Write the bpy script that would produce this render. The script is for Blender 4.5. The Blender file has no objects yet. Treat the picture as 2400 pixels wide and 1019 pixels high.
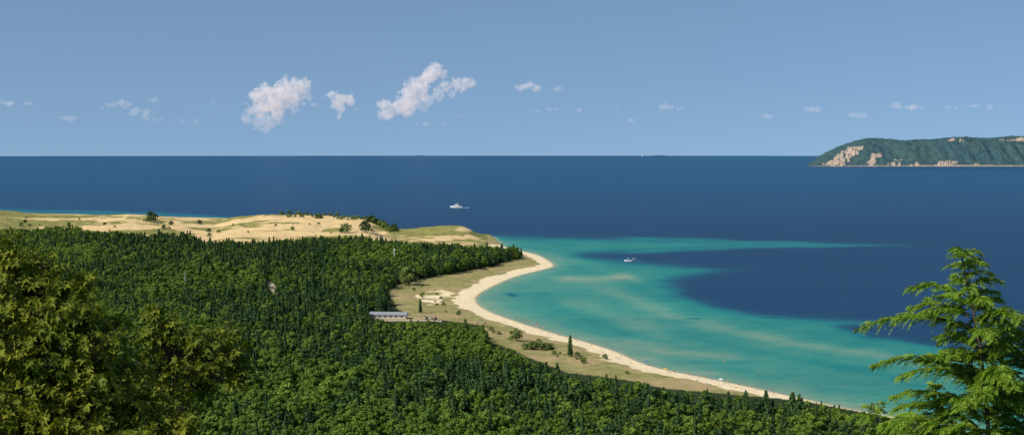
import bpy, bmesh, math, random
import numpy as np
from mathutils import Vector, Matrix
random.seed(7); rng=np.random.default_rng(11)
scene=bpy.context.scene
scene.view_settings.view_transform='Standard'; scene.view_settings.look='None'; scene.view_settings.exposure=0
COL=scene.collection
H=110.0; F=3297.0; V0=347.0; R=7.4e6
# ------------------------------------------------------------------ survey helpers (curved lake surface)
def dist(v):
    s=(v-V0)/F
    return R*(s-math.sqrt(max(s*s-2*H/R,0)))
def gp(u,v):
    y=dist(v); return ((u-1200)/F*y, y)
def at(u,v,y):
    return Vector(((u-1200)/F*y, y, H-(v-V0)/F*y))
def chart(x,y,z=None):
    yy=np.maximum(y,1.0)
    if z is None: z=-(x*x+y*y)/(2*R)
    return 1200+F*x/yy, V0+F*(H-z)/yy
def curv(x,y): return -(x*x+y*y)/(2*R)
# ------------------------------------------------------------------ numpy noise
def vnoise(x,y,seed=0):
    xi=np.floor(x).astype(np.int64); yi=np.floor(y).astype(np.int64)
    fx=x-xi; fy=y-yi; fx=fx*fx*(3-2*fx); fy=fy*fy*(3-2*fy)
    def h(a,b):
        n=(a*374761393+b*668265263+seed*144269504)&0xffffffff
        n=((n^(n>>13))*1274126177)&0xffffffff
        n=(n^(n>>16))&0xffff
        return n/65535.0
    return (h(xi,yi)*(1-fx)+h(xi+1,yi)*fx)*(1-fy)+(h(xi,yi+1)*(1-fx)+h(xi+1,yi+1)*fx)*fy
def fbm(x,y,seed=0,o=4):
    r=0;a=.5;t=0
    for i in range(o):
        r=r+a*vnoise(x*2**i+i*17.3,y*2**i-i*9.1,seed+i); t+=a; a*=.5
    return r/t*2-1
def sstep(a,b,x):
    t=np.clip((x-a)/(b-a),0,1); return t*t*(3-2*t)
def inside(px,py,poly):
    r=np.zeros(px.shape,bool); n=len(poly)
    for i in range(n):
        x1,y1=poly[i]; x2,y2=poly[(i+1)%n]
        if y1==y2: continue
        c=((y1>py)!=(y2>py)); r^= c&(px<(x2-x1)*(py-y1)/(y2-y1)+x1)
    return r
def pdist(px,py,pts,closed=False):
    d=np.full(px.shape,1e18); n=len(pts)
    for i in range(n if closed else n-1):
        x1,y1=pts[i]; x2,y2=pts[(i+1)%n]; dx=x2-x1; dy=y2-y1; L=dx*dx+dy*dy
        if L==0: continue
        t=np.clip(((px-x1)*dx+(py-y1)*dy)/L,0,1)
        d=np.minimum(d,(px-x1-t*dx)**2+(py-y1-t*dy)**2)
    return np.sqrt(d)
def catmull(p,k=5):
    o=[]; n=len(p)
    for i in range(n-1):
        p0=np.array(p[max(i-1,0)],float);p1=np.array(p[i],float);p2=np.array(p[i+1],float);p3=np.array(p[min(i+2,n-1)],float)
        for j in range(k):
            t=j/k
            o.append(tuple(.5*((2*p1)+(-p0+p2)*t+(2*p0-5*p1+4*p2-p3)*t*t+(-p0+3*p1-3*p2+p3)*t**3)))
    o.append(tuple(p[-1])); return o
# ------------------------------------------------------------------ shoreline
shore_uv=[(2620,1100),(2400,1043),(2250,1010),(2110,979),(1985,956),(1880,933),(1700,894),(1560,866),(1500,848),(1440,822),(1370,800),(1300,781),(1220,756),(1160,735),(1130,720),(1115,704),(1122,690),(1145,676),(1180,659),(1215,646),(1262,634),(1297,624),(1288,612),(1262,598),(1235,591),(1178,577)]
sh=catmull([gp(*p) for p in shore_uv],4)
back=[at(1150,0,1790)[:2],at(1080,0,1850)[:2],at(930,0,1930)[:2],at(700,0,2150)[:2],at(400,0,2260)[:2],at(0,0,2420)[:2],at(-400,0,2650)[:2],at(-1200,0,2900)[:2]]
land=[(900,-200),(650,0),(400,260),(270,430)]+sh+[tuple(b) for b in back]+[(-3500,3000),(-3500,-200)]
shline=[(900,-200),(650,0),(400,260),(270,430)]+sh+[tuple(b) for b in back]
crest=[(-600,488,2300),(0,493,2150),(90,503,2120),(180,507,2080),(300,503,2050),(360,507,2030),(430,515,2000),(500,520,1980),(560,508,1960),(640,503,1950),(720,505,1930),(800,509,1900),(860,515,1860),(895,531,1830),(915,543,1800),(960,539,1780),(1010,533,1765),(1055,528,1755),(1080,528,1750),(1105,533,1740),(1135,547,1730),(1155,560,1725),(1176,576,1720),(1200,600,1700),(1300,700,1700)]
cu=[c[0] for c in crest]
def height(x,y,full=False):
    Y=np.maximum(y,1.0); u=1200+F*x/Y
    d=pdist(x,y,shline); ins=inside(x,y,land); sd=np.where(ins,d,-d)
    z=np.where(sd>0, np.minimum(sd*.07,1.2)+1.9*sstep(15,80,sd), np.maximum(sd*.05,-8))
    z=z+np.where(sd>0,sstep(8,40,sd)*(.7*fbm(x/25,y/25,3)+.35*fbm(x/7,y/7,4)),0)
    cv=np.interp(u,cu,[c[1] for c in crest]); cY=np.interp(u,cu,[c[2] for c in crest])
    zc=np.maximum(H-(cv-V0)/F*cY,0)
    Yb=np.interp(u,[-600,0,500,900,950,1170],[1350,1400,1500,1540,1600,1640])
    t=(Y-Yb)/(cY-Yb)
    up=sstep(0,1,t)**.8
    dn=1-sstep(0,1,(Y-cY)/90.)
    prof=np.where(t<1,up,dn)
    bump=(fbm(x/90,y/60,21)*4.6+fbm(x/28,y/20,22)*2.4)*sstep(.1,.5,t)*(1-sstep(.78,.98,t))*np.where(t<1,1,0)
    rid=np.abs(fbm(x/45,y/45,25))*-2.6*sstep(.3,.6,t)*(1-sstep(.9,1.,t))
    dz=(zc-2)*prof+ (bump+rid)*sstep(3,10,zc)
    z=z+np.where(sd>0,np.maximum(dz,-1)*sstep(0,40,sd),0)
    z=z+np.where((t>.93)&(t<1.15),fbm(x/14,y/14,31)*.8,0)*sstep(4,10,zc)
    hill=108.3-.5*np.maximum(y,0)-.00*np.abs(x)+fbm(x/9,y/9,5)*.3
    z=np.maximum(z,hill)
    z=z+curv(x,y)
    if full: return z,sd,t,zc
    return z
def hz(x,y): return float(height(np.array([float(x)]),np.array([float(y)]))[0])
# ------------------------------------------------------------------ material helpers
def newmat(name):
    m=bpy.data.materials.new(name); m.use_nodes=True; nt=m.node_tree; nt.nodes.clear()
    out=nt.nodes.new('ShaderNodeOutputMaterial'); return m,nt,out
def mixc(nt,f,a,b,mode='MIX'):
    n=nt.nodes.new('ShaderNodeMix'); n.data_type='RGBA'; n.blend_type=mode
    for i,v in ((0,f),(6,a),(7,b)):
        if isinstance(v,bpy.types.NodeSocket): nt.links.new(v,n.inputs[i])
        else: n.inputs[i].default_value = v if i==0 else (*v,1)
    return n.outputs[2]
def mth(nt,op,a,b=None,c=None,clamp=False):
    n=nt.nodes.new('ShaderNodeMath'); n.operation=op; n.use_clamp=clamp
    for i,v in enumerate((a,b,c)):
        if v is None: continue
        if isinstance(v,bpy.types.NodeSocket): nt.links.new(v,n.inputs[i])
        else: n.inputs[i].default_value=v
    return n.outputs[0]
def noise(nt,scale,detail=4,vec=None,rough=.55):
    n=nt.nodes.new('ShaderNodeTexNoise'); n.inputs['Scale'].default_value=scale; n.inputs['Detail'].default_value=detail; n.inputs['Roughness'].default_value=rough
    if vec is not None: nt.links.new(vec,n.inputs['Vector'])
    return n.outputs['Fac']
def pos(nt,scale=None):
    g=nt.nodes.new('ShaderNodeNewGeometry').outputs['Position']
    if scale is None: return g
    m=nt.nodes.new('ShaderNodeMapping'); m.inputs['Scale'].default_value=scale; nt.links.new(g,m.inputs['Vector']); return m.outputs[0]
def rng_(nt,v,a,b,c=0,d=1):
    n=nt.nodes.new('ShaderNodeMapRange'); nt.links.new(v,n.inputs[0])
    for i,q in enumerate((a,b,c,d)): n.inputs[i+1].default_value=q
    return n.outputs[0]
def attr(nt,name): 
    n=nt.nodes.new('ShaderNodeAttribute'); n.attribute_name=name; return n.outputs['Fac']
def prin(nt,out,col,rough=.8,spec=.2,metal=0):
    p=nt.nodes.new('ShaderNodeBsdfPrincipled'); p.inputs['Roughness'].default_value=rough
    p.inputs['Specular IOR Level'].default_value=spec; p.inputs['Metallic'].default_value=metal
    if isinstance(col,bpy.types.NodeSocket): nt.links.new(col,p.inputs['Base Color'])
    else: p.inputs['Base Color'].default_value=(*col,1)
    nt.links.new(p.outputs[0],out.inputs['Surface']); return p
def plain(name,col,rough=.6,var=.15,scale=3.,spec=.3):
    m,nt,out=newmat(name)
    tc=nt.nodes.new('ShaderNodeTexCoord').outputs['Object']
    f=noise(nt,scale,4,tc)
    c=mixc(nt,f,tuple(q*(1-var) for q in col),tuple(min(q*(1+var),1) for q in col))
    prin(nt,out,c,rough,spec); return m
# ------------------------------------------------------------------ mesh helpers
def npmesh(name,verts,faces,k=4,smooth=False,attrs=None,fattrs=None):
    me=bpy.data.meshes.new(name); nv=len(verts); nf=len(faces)
    me.vertices.add(nv); me.vertices.foreach_set('co',np.asarray(verts,np.float32).ravel())
    me.loops.add(nf*k); me.loops.foreach_set('vertex_index',np.asarray(faces,np.int32).ravel())
    me.polygons.add(nf); me.polygons.foreach_set('loop_start',np.arange(0,nf*k,k,dtype=np.int32))
    try: me.polygons.foreach_set('loop_total',np.full(nf,k,np.int32))
    except Exception: pass
    me.update(calc_edges=True)
    me.polygons.foreach_set('use_smooth',np.full(nf,smooth,bool))
    for n,a in (attrs or {}).items():
        at_=me.attributes.new(n,'FLOAT','POINT'); at_.data.foreach_set('value',np.asarray(a,np.float32))
    for n,a in (fattrs or {}).items():
        at_=me.attributes.new(n,'FLOAT','FACE'); at_.data.foreach_set('value',np.asarray(a,np.float32))
    return me
def addo(name,me,mat=None,parent=None,loc=None):
    o=bpy.data.objects.new(name,me); COL.objects.link(o)
    if mat is not None: me.materials.append(mat)
    if parent is not None: o.parent=parent
    if loc is not None: o.location=loc
    return o
def top(o,label,cat,group=None,kind=None):
    if kind: o["kind"]=kind
    if label: o["label"]=label
    if cat: o["category"]=cat
    if group: o["group"]=group
    return o
def empty(name,loc):
    o=bpy.data.objects.new(name,None); COL.objects.link(o); o.location=loc; o.empty_display_size=.5; return o
def grid(nx,ny):
    i=np.arange(ny-1)[:,None]*nx+np.arange(nx-1)[None,:]
    i=i.ravel(); return np.stack([i,i+1,i+nx+1,i+nx],1)
class MB:
    def __init__(s): s.v=[];s.f=[]
    def box(s,c,d,tap=1.,rot=0):
        b=len(s.v); cx,cy,cz=c; dx,dy,dz=d[0]/2,d[1]/2,d[2]/2
        for zz,t in ((-dz,1),(dz,tap)):
            for a,e in ((-1,-1),(1,-1),(1,1),(-1,1)):
                x=a*dx*t;y=e*dy*t; s.v.append((cx+x*math.cos(rot)-y*math.sin(rot),cy+x*math.sin(rot)+y*math.cos(rot),cz+zz))
        for q in ((0,3,2,1),(4,5,6,7),(0,1,5,4),(1,2,6,5),(2,3,7,6),(3,0,4,7)): s.f.append([b+i for i in q])
    def loft(s,rings,cap=True):
        n=len(rings[0]); b=len(s.v)
        for r in rings: s.v+= [tuple(p) for p in r]
        for i in range(len(rings)-1):
            for j in range(n):
                s.f.append([b+i*n+j,b+i*n+(j+1)%n,b+(i+1)*n+(j+1)%n,b+(i+1)*n+j])
        if cap: s.f.append([b+j for j in range(n)][::-1]); s.f.append([b+(len(rings)-1)*n+j for j in range(n)])
    def tube(s,pts,rad,n=6):
        rings=[]
        for i,p in enumerate(pts):
            p=Vector(p); a=Vector(pts[max(i-1,0)]); c=Vector(pts[min(i+1,len(pts)-1)]); d=(c-a)
            if d.length<1e-9: d=Vector((0,0,1))
            d.normalize(); q=d.orthogonal().normalized() if abs(d.z)<.95 else Vector((1,0,0)).cross(d).normalized(); w=d.cross(q)
            rings.append([p+rad[i]*(math.cos(2*math.pi*k/n)*q+math.sin(2*math.pi*k/n)*w) for k in range(n)])
        s.loft(rings)
    def obj(s,name,mat,parent=None,smooth=False,loc=None,bevel=0):
        me=bpy.data.meshes.new(name); me.from_pydata([tuple(v) for v in s.v],[],s.f); me.update()
        if smooth: me.polygons.foreach_set('use_smooth',[True]*len(me.polygons))
        o=addo(name,me,mat,parent,loc)
        if bevel: 
            m=o.modifiers.new('bevel','BEVEL'); m.width=bevel; m.segments=2
        return o
# ================================================================== CAMERA / LIGHT / WORLD
cam=bpy.data.cameras.new('camera'); co=bpy.data.objects.new('camera',cam); COL.objects.link(co); scene.camera=co
cam.sensor_width=36; cam.lens=36*F/2400; cam.clip_start=.5; cam.clip_end=200000
co.location=(0,0,H); co.rotation_euler=(math.radians(90),0,0); cam.shift_y=-(509.5-V0)/2400
elev=math.radians(42); rot=math.radians(240)
sdir=Vector((math.sin(rot)*math.cos(elev),math.cos(rot)*math.cos(elev),math.sin(elev)))
sl=bpy.data.lights.new('sun','SUN'); sl.energy=5.0; sl.angle=math.radians(.5); sl.color=(1,.93,.78)
so=bpy.data.objects.new('sun',sl); COL.objects.link(so); so.rotation_euler=sdir.to_track_quat('Z','Y').to_euler(); so.location=(0,0,400)
w=bpy.data.worlds.new('World'); scene.world=w; w.use_nodes=True; nt=w.node_tree; nt.nodes.clear()
out=nt.nodes.new('ShaderNodeOutputWorld'); bg=nt.nodes.new('ShaderNodeBackground'); sky=nt.nodes.new('ShaderNodeTexSky')
sky.sky_type='NISHITA'; sky.sun_disc=False; sky.sun_elevation=elev; sky.sun_rotation=rot; sky.altitude=200; sky.air_density=1.0; sky.dust_density=.6; sky.ozone_density=2.5
tc=nt.nodes.new('ShaderNodeTexCoord'); va=nt.nodes.new('ShaderNodeVectorMath'); va.operation='ADD'; va.inputs[1].default_value=(0,0,.22)
vn=nt.nodes.new('ShaderNodeVectorMath'); vn.operation='NORMALIZE'
nt.links.new(tc.outputs['Generated'],va.inputs[0]); nt.links.new(va.outputs[0],vn.inputs[0]); nt.links.new(vn.outputs[0],sky.inputs['Vector'])
tint=mixc(nt,1.0,sky.outputs[0],(.96,1,.97),'MULTIPLY')
nt.links.new(tint,bg.inputs[0]); bg.inputs[1].default_value=.128; nt.links.new(bg.outputs[0],out.inputs[0])
# ================================================================== TERRAIN
ys=np.concatenate([np.linspace(-25,450,70)[:-1],np.arange(450,1300,2.6),np.arange(1300,2900,4.5)])
aa=np.linspace(-.56,.44,880)
YY,AA=np.meshgrid(ys,aa,indexing='ij'); XX=AA*(YY+200)
x=XX.ravel(); y=YY.ravel()
z,sd,tt,zc=height(x,y,True)
u,v=chart(x,y,z)
meadow=[(1235,600),(1150,624),(1070,640),(1000,650),(925,668),(900,690),(925,706),(932,725),(985,745),(1060,752),(1130,762),(1148,800),(1200,818),(1240,838),(1330,872),(1460,888),(1560,910),(1700,922),(1880,938),(1990,959),(2120,984),(2300,1022),(2700,1110),(2700,560),(1300,560),(1232,585)]
holes=[[(613,659),(630,658),(642,668),(658,682),(644,686),(630,672)],[(866,731),(1028,737),(1024,749),(866,744)],[(694,687),(713,687),(713,697),(694,697)],[(474,640),(503,640),(503,644),(474,644)],[(850,744),(1000,748),(1000,751),(850,748)]]
tl_u=[-600,0,100,170,240,330,440,480,540,600,680,750,850,900,960,1050,1120,1200,1240]
tl_v=[545,541,536,534,546,548,547,562,566,568,560,556,556,561,568,573,578,581,592]
inm=inside(u,v,meadow); tlv=np.interp(u,tl_u,tl_v)
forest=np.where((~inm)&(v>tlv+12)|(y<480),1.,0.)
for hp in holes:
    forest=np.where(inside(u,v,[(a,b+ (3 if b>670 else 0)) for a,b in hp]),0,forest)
n1=fbm(x/12,y/12,40); n2=fbm(x/60,y/45,41)
sand=1-sstep(13,19,sd+n1*5+ 4*n2)
sand*=1-((u<1212)&(y>1600))*.9
patch=[(972,690),(1000,682),(1050,680),(1068,690),(1040,700),(1030,712),(1000,716),(985,704)]
sand=np.maximum(sand,inside(u+n1*12+n2*20,v+n1*4,patch)*.85*sstep(-.5,.1,n2+n1*.6))
dune=(y>1450)&(zc>3.)&(forest<.5)&(~inm|(y>1640))
ds=sstep(-.16,.20,fbm(x/70,y/45,50)+.45*fbm(x/16,y/11,51)-.0+.24*sstep(200,320,u)*(1-sstep(800,880,u))-.32*(1-sstep(0,220,u))-.38*sstep(880,930,u)*(1-sstep(1060,1110,u))-.2*sstep(1100,1150,u))
ds=np.maximum(ds,.9*np.exp(-((u-1090)/26)**2-((v-537)/7)**2))
sand=np.where(dune,ds*.95+.03,sand)
dunef=dune*1.0
me=npmesh('ground',np.stack([x,y,z],1),grid(len(aa),len(ys)),smooth=True,attrs=dict(sand=sand,forest=forest,dune=dunef,sdist=np.clip(sd,-50,500)))
m,nt,out=newmat('ground_sand_and_grass')
P=pos(nt); nA=noise(nt,.12,6,P,.65); nB=noise(nt,.9,4,P,.7); nC=noise(nt,.03,4,P)
sandc=mixc(nt,nB,(.72,.58,.36),(.86,.73,.50)); sandc=mixc(nt,rng_(nt,nA,.45,.75,0,.45),sandc,(.62,.47,.28))
dsand=mixc(nt,nA,(.52,.36,.17),(.74,.56,.30))
sandc=mixc(nt,attr(nt,'dune'),sandc,dsand)
gr=mixc(nt,rng_(nt,nA,.3,.7),(.19,.19,.06),(.37,.31,.14)); gr=mixc(nt,rng_(nt,nB,.5,.75,0,.6),gr,(.12,.16,.04)); gr=mixc(nt,rng_(nt,nC,.47,.60,0,.6),gr,(.42,.30,.17))
dgr=mixc(nt,rng_(nt,nA,.3,.7),(.13,.15,.035),(.31,.27,.10)); gr=mixc(nt,attr(nt,'dune'),gr,dgr)
s_=mth(nt,'ADD',attr(nt,'sand'),rng_(nt,nB,.3,.7,-.25,.25)); s_=mth(nt,'MULTIPLY',s_,1.,clamp=True); s_=rng_(nt,s_,.35,.65)
c=mixc(nt,s_,gr,sandc)
wet=rng_(nt,attr(nt,'sdist'),0.,2.5,.6,1.); wm=nt.nodes.new('ShaderNodeCombineColor')
for i in range(3): nt.links.new(wet,wm.inputs[i])
c=mixc(nt,1.,c,wm.outputs[0],'MULTIPLY')
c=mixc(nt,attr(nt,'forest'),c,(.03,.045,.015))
p=prin(nt,out,c,.95,.1)
b=nt.nodes.new('ShaderNodeBump'); b.inputs['Strength'].default_value=.8; b.inputs['Distance'].default_value=2.0; nt.links.new(nA,b.inputs['Height']); nt.links.new(b.outputs[0],p.inputs['Normal'])
g=addo('ground',me,m); top(g,'sandy lake shore with dunes, meadow and forest floor','ground',kind='structure')
# ================================================================== WATER
vs=np.concatenate([np.arange(1320,560,-2.),np.arange(560,372,-1.3),np.array([371,370,369,368,367,366.5])])
wy=np.array([dist(q) for q in vs]); wy=np.concatenate([wy,[36000,42000,52000]])
ta=np.linspace(-.6,.62,760)
YY,TT=np.meshgrid(wy,ta,indexing='ij'); XX=TT*(YY+60); x=XX.ravel(); y=YY.ravel(); z=curv(x,y); u,v=chart(x,y)
S=[(1100,551),(1300,551),(1600,556),(1850,565),(2000,570),(2200,575),(2000,579),(1800,583),(1650,588),(1500,593),(1392,599),(1450,606),(1540,613),(1610,620),(1690,627),(1775,631),(1700,642),(1620,653),(1600,670),(1620,692),(1690,714),(1790,731),(1940,743),(2120,750),(2080,760),(1990,768),(2060,786),(2180,800),(2400,832),(2700,880),(2700,1330),(500,1330),(500,551)]
du=u+22*fbm(u/90,v/14,60)+8*fbm(u/25,v/5,61); dv=v+3.5*fbm(u/110,v/16,62)
sg=lambda poly: np.where(inside(du,dv*4,[(a,b*4) for a,b in poly]),1,-1)*pdist(du,dv*4,[(a,b*4) for a,b in poly],True)
s1=sg(S)
wshore=pdist(x,y,shline)
d=1-.62*sstep(-30,70,s1)
tongue=sstep(1350,1500,u)*(1-sstep(598,640,v))
d=np.where(s1>-22,np.minimum(d,1-.5*sstep(-12,18,s1)*(tongue)),d)
d=d-.10*sstep(60,260,s1)
def bar(pts,wd,amt):
    q=pdist(du,dv*4,[(a,b*4) for a,b in pts]); return amt*np.exp(-(q/wd)**2)
d=d-bar([(1330,655),(1400,655),(1470,650)],34,.18)-bar([(1440,680),(1500,712),(1570,735),(1680,765),(1820,795),(2000,822),(2200,850),(2500,900)],38,.15)
d=d-bar([(1300,600),(1350,612),(1420,632),(1500,655)],30,.09)-bar([(1480,800),(1560,822),(1700,836)],36,.13)-bar([(1300,700),(1420,730),(1560,790)],40,.05)-bar([(1960,770),(2200,815)],30,.05)
d=d+bar([(1260,690),(1330,735),(1500,790)],30,.08)+bar([(1950,850),(2150,900)],60,.05)+bar([(1600,780),(1800,830),(2100,880)],34,.06)
d=d+bar([(1196,688),(1206,692)],10,.4)
d=d+.07*fbm(du/60,dv/8,66)
near=1-sstep(0,30,wshore); near*= (s1>-5)
d=d-.16*near*(y<1800)
d=np.where((wshore<5)&(y<1750),np.minimum(d,.02+.035*wshore),d)
s2=sg([(-700,480),(0,488),(150,490),(360,497),(560,507),(560,520),(-700,520)]); d=np.where(v<520,np.minimum(d,1-.45*sstep(-8,14,s2)),d)
for poly in ([(1640,384.5),(1760,383),(1900,381),(2000,384),(2000,391),(1890,387),(1760,386)],[(1500,369),(1700,368),(1900,370),(1900,377),(1600,374)]):
    s3=sg(poly); d=np.where(v<400,np.minimum(d,1-.28*sstep(-6,8,s3)),d)
weed=bar([(1490,748),(1640,746),(1760,744),(1880,744)],2.6,.5)*(fbm(u/14,v/3,70)>-.05)
d=d+weed
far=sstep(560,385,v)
d=np.clip(d,0,1)
me=npmesh('lake_water',np.stack([x,y,z],1),grid(len(ta),len(wy)),smooth=True,attrs=dict(depth=d,far=far))
m,nt,out=newmat('lake_water')
P=pos(nt); r=nt.nodes.new('ShaderNodeValToRGB'); els=r.color_ramp.elements
stops=[(0,(.42,.36,.22)),(.07,(.28,.38,.24)),(.16,(.15,.34,.23)),(.28,(.050,.29,.215)),(.40,(.010,.235,.195)),(.55,(.004,.155,.180)),(.75,(.002,.062,.118)),(1,(.002,.036,.102))]
els[0].position=0; els[0].color=(*stops[0][1],1); els[1].position=1; els[1].color=(*stops[-1][1],1)
for q,cc in stops[1:-1]:
    e=els.new(q); e.color=(*cc,1)
nw=noise(nt,.05,6,pos(nt,(.35,1,1)),.6); nf=noise(nt,.35,4,pos(nt,(.5,1,1)),.7); nl=noise(nt,.0022,4,pos(nt,(.25,1,1)),.6)
nm=noise(nt,.012,6,pos(nt,(.22,1,1)),.7)
dd=mth(nt,'ADD',attr(nt,'depth'),rng_(nt,nw,.2,.8,-.03,.03)); nt.links.new(dd,r.inputs[0])
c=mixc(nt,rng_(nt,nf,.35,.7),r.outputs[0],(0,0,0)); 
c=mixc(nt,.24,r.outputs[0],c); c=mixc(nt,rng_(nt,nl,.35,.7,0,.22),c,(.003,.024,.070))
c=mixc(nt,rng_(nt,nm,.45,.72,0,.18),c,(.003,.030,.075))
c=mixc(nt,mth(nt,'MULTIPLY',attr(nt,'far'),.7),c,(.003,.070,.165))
p=prin(nt,out,c,.35,.05)
b=nt.nodes.new('ShaderNodeBump'); b.inputs['Strength'].default_value=.7; b.inputs['Distance'].default_value=.5; nt.links.new(nf,b.inputs['Height']); nt.links.new(b.outputs[0],p.inputs['Normal'])
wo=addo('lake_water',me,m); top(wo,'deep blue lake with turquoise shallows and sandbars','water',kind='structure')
# ================================================================== ISLAND
iy=dist(390.)
prof=[(1895,390),(1905,384),(1916,374),(1935,362),(1960,350),(1985,341),(2005,334),(2035,329),(2080,330),(2120,333),(2160,332),(2200,329),(2240,326),(2290,329),(2330,326),(2380,324),(2500,321),(2700,318),(2900,320)]
ux=np.arange(1895,2900,2.0); dy=np.concatenate([np.arange(0,60,12),np.arange(60,900,14),np.arange(900,2600,60)])
DY,UX=np.meshgrid(dy,ux,indexing='ij'); Yi=(iy+DY).ravel(); uu=UX.ravel(); X=(uu-1200)/F*Yi; DYr=DY.ravel()
pv=np.interp(uu,[p_[0] for p_ in prof],[p_[1] for p_ in prof])
topz=(391-pv)/F*iy*1.06
ln=380+110*fbm(X/300,X*0,80)
gul=1-.62*np.abs(fbm(X/110,DYr/700,81))
t=np.clip(DYr/ln,0,1)
zz=topz*(np.clip((t-.04)*1.1,0,1)**.75)*np.where(t<.9,gul+(1-gul)*t,1)
zz=zz*(1-.5*sstep(1300,2500,DYr))+fbm(X/35,Yi/35,83)*9*sstep(.05,.15,t)+fbm(X/140,Yi/140,84)*9*sstep(.2,.5,t)
zz=zz*sstep(1894,1912,uu)+.3
zz=np.where(DYr<14,.8,zz)+curv(X,Yi)-.6*(DYr<1)
vi=V0+F*(H-zz)/Yi
cl=[[(1925,386),(1945,377),(1962,364),(1982,347),(2000,343),(2028,343),(2012,358),(1996,372),(1980,387),(1950,388)],[(2030,386),(2050,361),(2066,360),(2054,376),(2044,388)],[(2080,388),(2098,374),(2116,374),(2106,388)],[(2176,389),(2200,379),(2250,377),(2228,389)],[(2120,389),(2150,382),(2160,389)],[(2262,389),(2290,382),(2300,389)],[(2220,328),(2250,325),(2258,329),(2222,330)],[(2340,330),(2400,322),(2440,330)]]
nn=fbm(uu/9,vi/6,85); n3=fbm(uu/3.5,vi/14,86); sandI=np.zeros_like(uu)
for pl in cl: sandI=np.maximum(sandI,inside(uu+nn*9,vi+nn*5,pl)*(n3<.28)*1.)
sandI=np.maximum(sandI,(DYr<22)*1.)
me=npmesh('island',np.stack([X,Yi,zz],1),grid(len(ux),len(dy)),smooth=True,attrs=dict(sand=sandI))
m,nt,out=newmat('hazed_island_forest_and_bluff')  # aerial haze is painted into the base colours as a blue tint
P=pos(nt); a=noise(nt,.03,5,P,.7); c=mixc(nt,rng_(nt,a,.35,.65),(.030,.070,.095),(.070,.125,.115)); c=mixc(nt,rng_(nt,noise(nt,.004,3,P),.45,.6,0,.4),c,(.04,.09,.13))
sc=mixc(nt,rng_(nt,noise(nt,.02,5,P,.7),.35,.65),(.31,.24,.20),(.50,.39,.31)); c=mixc(nt,attr(nt,'sand'),c,sc); 
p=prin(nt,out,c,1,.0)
b=nt.nodes.new('ShaderNodeBump'); b.inputs['Strength'].default_value=.8; b.inputs['Distance'].default_value=14; nt.links.new(a,b.inputs['Height']); nt.links.new(b.outputs[0],p.inputs['Normal'])
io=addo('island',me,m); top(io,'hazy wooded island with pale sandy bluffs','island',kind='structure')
# ================================================================== FOLIAGE
def foliage(name,dark,light,patch,transl=0.,zone=.010,big=None):
    m,nt,out=newmat(name); P=pos(nt)
    oi=nt.nodes.new('ShaderNodeObjectInfo').outputs['Random']
    f=mth(nt,'ADD',mth(nt,'MULTIPLY',oi,.60),mth(nt,'MULTIPLY',attr(nt,'tint'),.45)); f=mth(nt,'POWER',f,1.25)
    c=mixc(nt,f,dark,light); c=mixc(nt,rng_(nt,noise(nt,zone,3,P),.42,.62,0,.6),c,patch)
    if big: c=mixc(nt,rng_(nt,noise(nt,.022,4,P,.65),.48,.66,0,.7),c,big)
    p=nt.nodes.new('ShaderNodeBsdfPrincipled'); p.inputs['Roughness'].default_value=.6; p.inputs['Specular IOR Level'].default_value=.2; nt.links.new(c,p.inputs['Base Color'])
    if transl>0:
        t=nt.nodes.new('ShaderNodeBsdfTranslucent'); nt.links.new(mixc(nt,1.,c,(1.5,1.5,.5),'MULTIPLY'),t.inputs[0])
        mx=nt.nodes.new('ShaderNodeMixShader'); mx.inputs[0].default_value=transl; nt.links.new(p.outputs[0],mx.inputs[1]); nt.links.new(t.outputs[0],mx.inputs[2]); nt.links.new(mx.outputs[0],out.inputs[0])
    else: nt.links.new(p.outputs[0],out.inputs[0])
    return m
M_con=foliage('conifer_foliage',(.018,.050,.016),(.075,.130,.030),(.030,.074,.024),.1,.010,(.055,.115,.028))
M_bro=foliage('broadleaf_foliage',(.040,.095,.012),(.200,.275,.034),(.075,.145,.018),.2,.010,(.155,.235,.030))
M_bark=plain('bark',(.10,.075,.05),.9,.4,6,.1)
def quads(c,n,size,asp=1.):
    k=len(c); n=n/np.linalg.norm(n,axis=1,keepdims=True)
    r=rng.normal(size=(k,3)); a=np.cross(n,r); a/=np.linalg.norm(a,axis=1,keepdims=True); b=np.cross(n,a)
    s=size[:,None]*.5
    V=np.stack([c-a*s-b*s*asp*.6,c+a*s-b*s*asp,c+a*s*.7+b*s*asp,c-a*s*.9+b*s*asp*.8],1).reshape(-1,3)
    return V,np.arange(k*4).reshape(-1,4)
def conifer_crown(h,r,n,seed,slim=.85):
    g=np.random.default_rng(seed); t=g.random(n)**1.25*.92+.08; layers=h*1.1
    ph=(t*layers+g.random(n)*.35)%1
    ang=g.random(n)*2*np.pi; lob=.72+.30*np.cos(ang*3+seed+t*9)+.22*np.cos(ang*5+t*20)
    rr=r*(1-t)**slim*(.50+.50*ph)*lob*(.45+.55*g.random(n)**.5)+.06
    c=np.stack([rr*np.cos(ang),rr*np.sin(ang),t*h-rr*.12],1)
    nr=np.stack([np.cos(ang)*.7,np.sin(ang)*.7,np.full(n,.8)],1)+g.normal(size=(n,3))*.45
    V,Fc=quads(c,nr,.35+.35*g.random(n)*(1.2-t)+.12,1.)
    return npmesh('crown',V,Fc,fattrs=dict(tint=g.random(n)))
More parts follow.
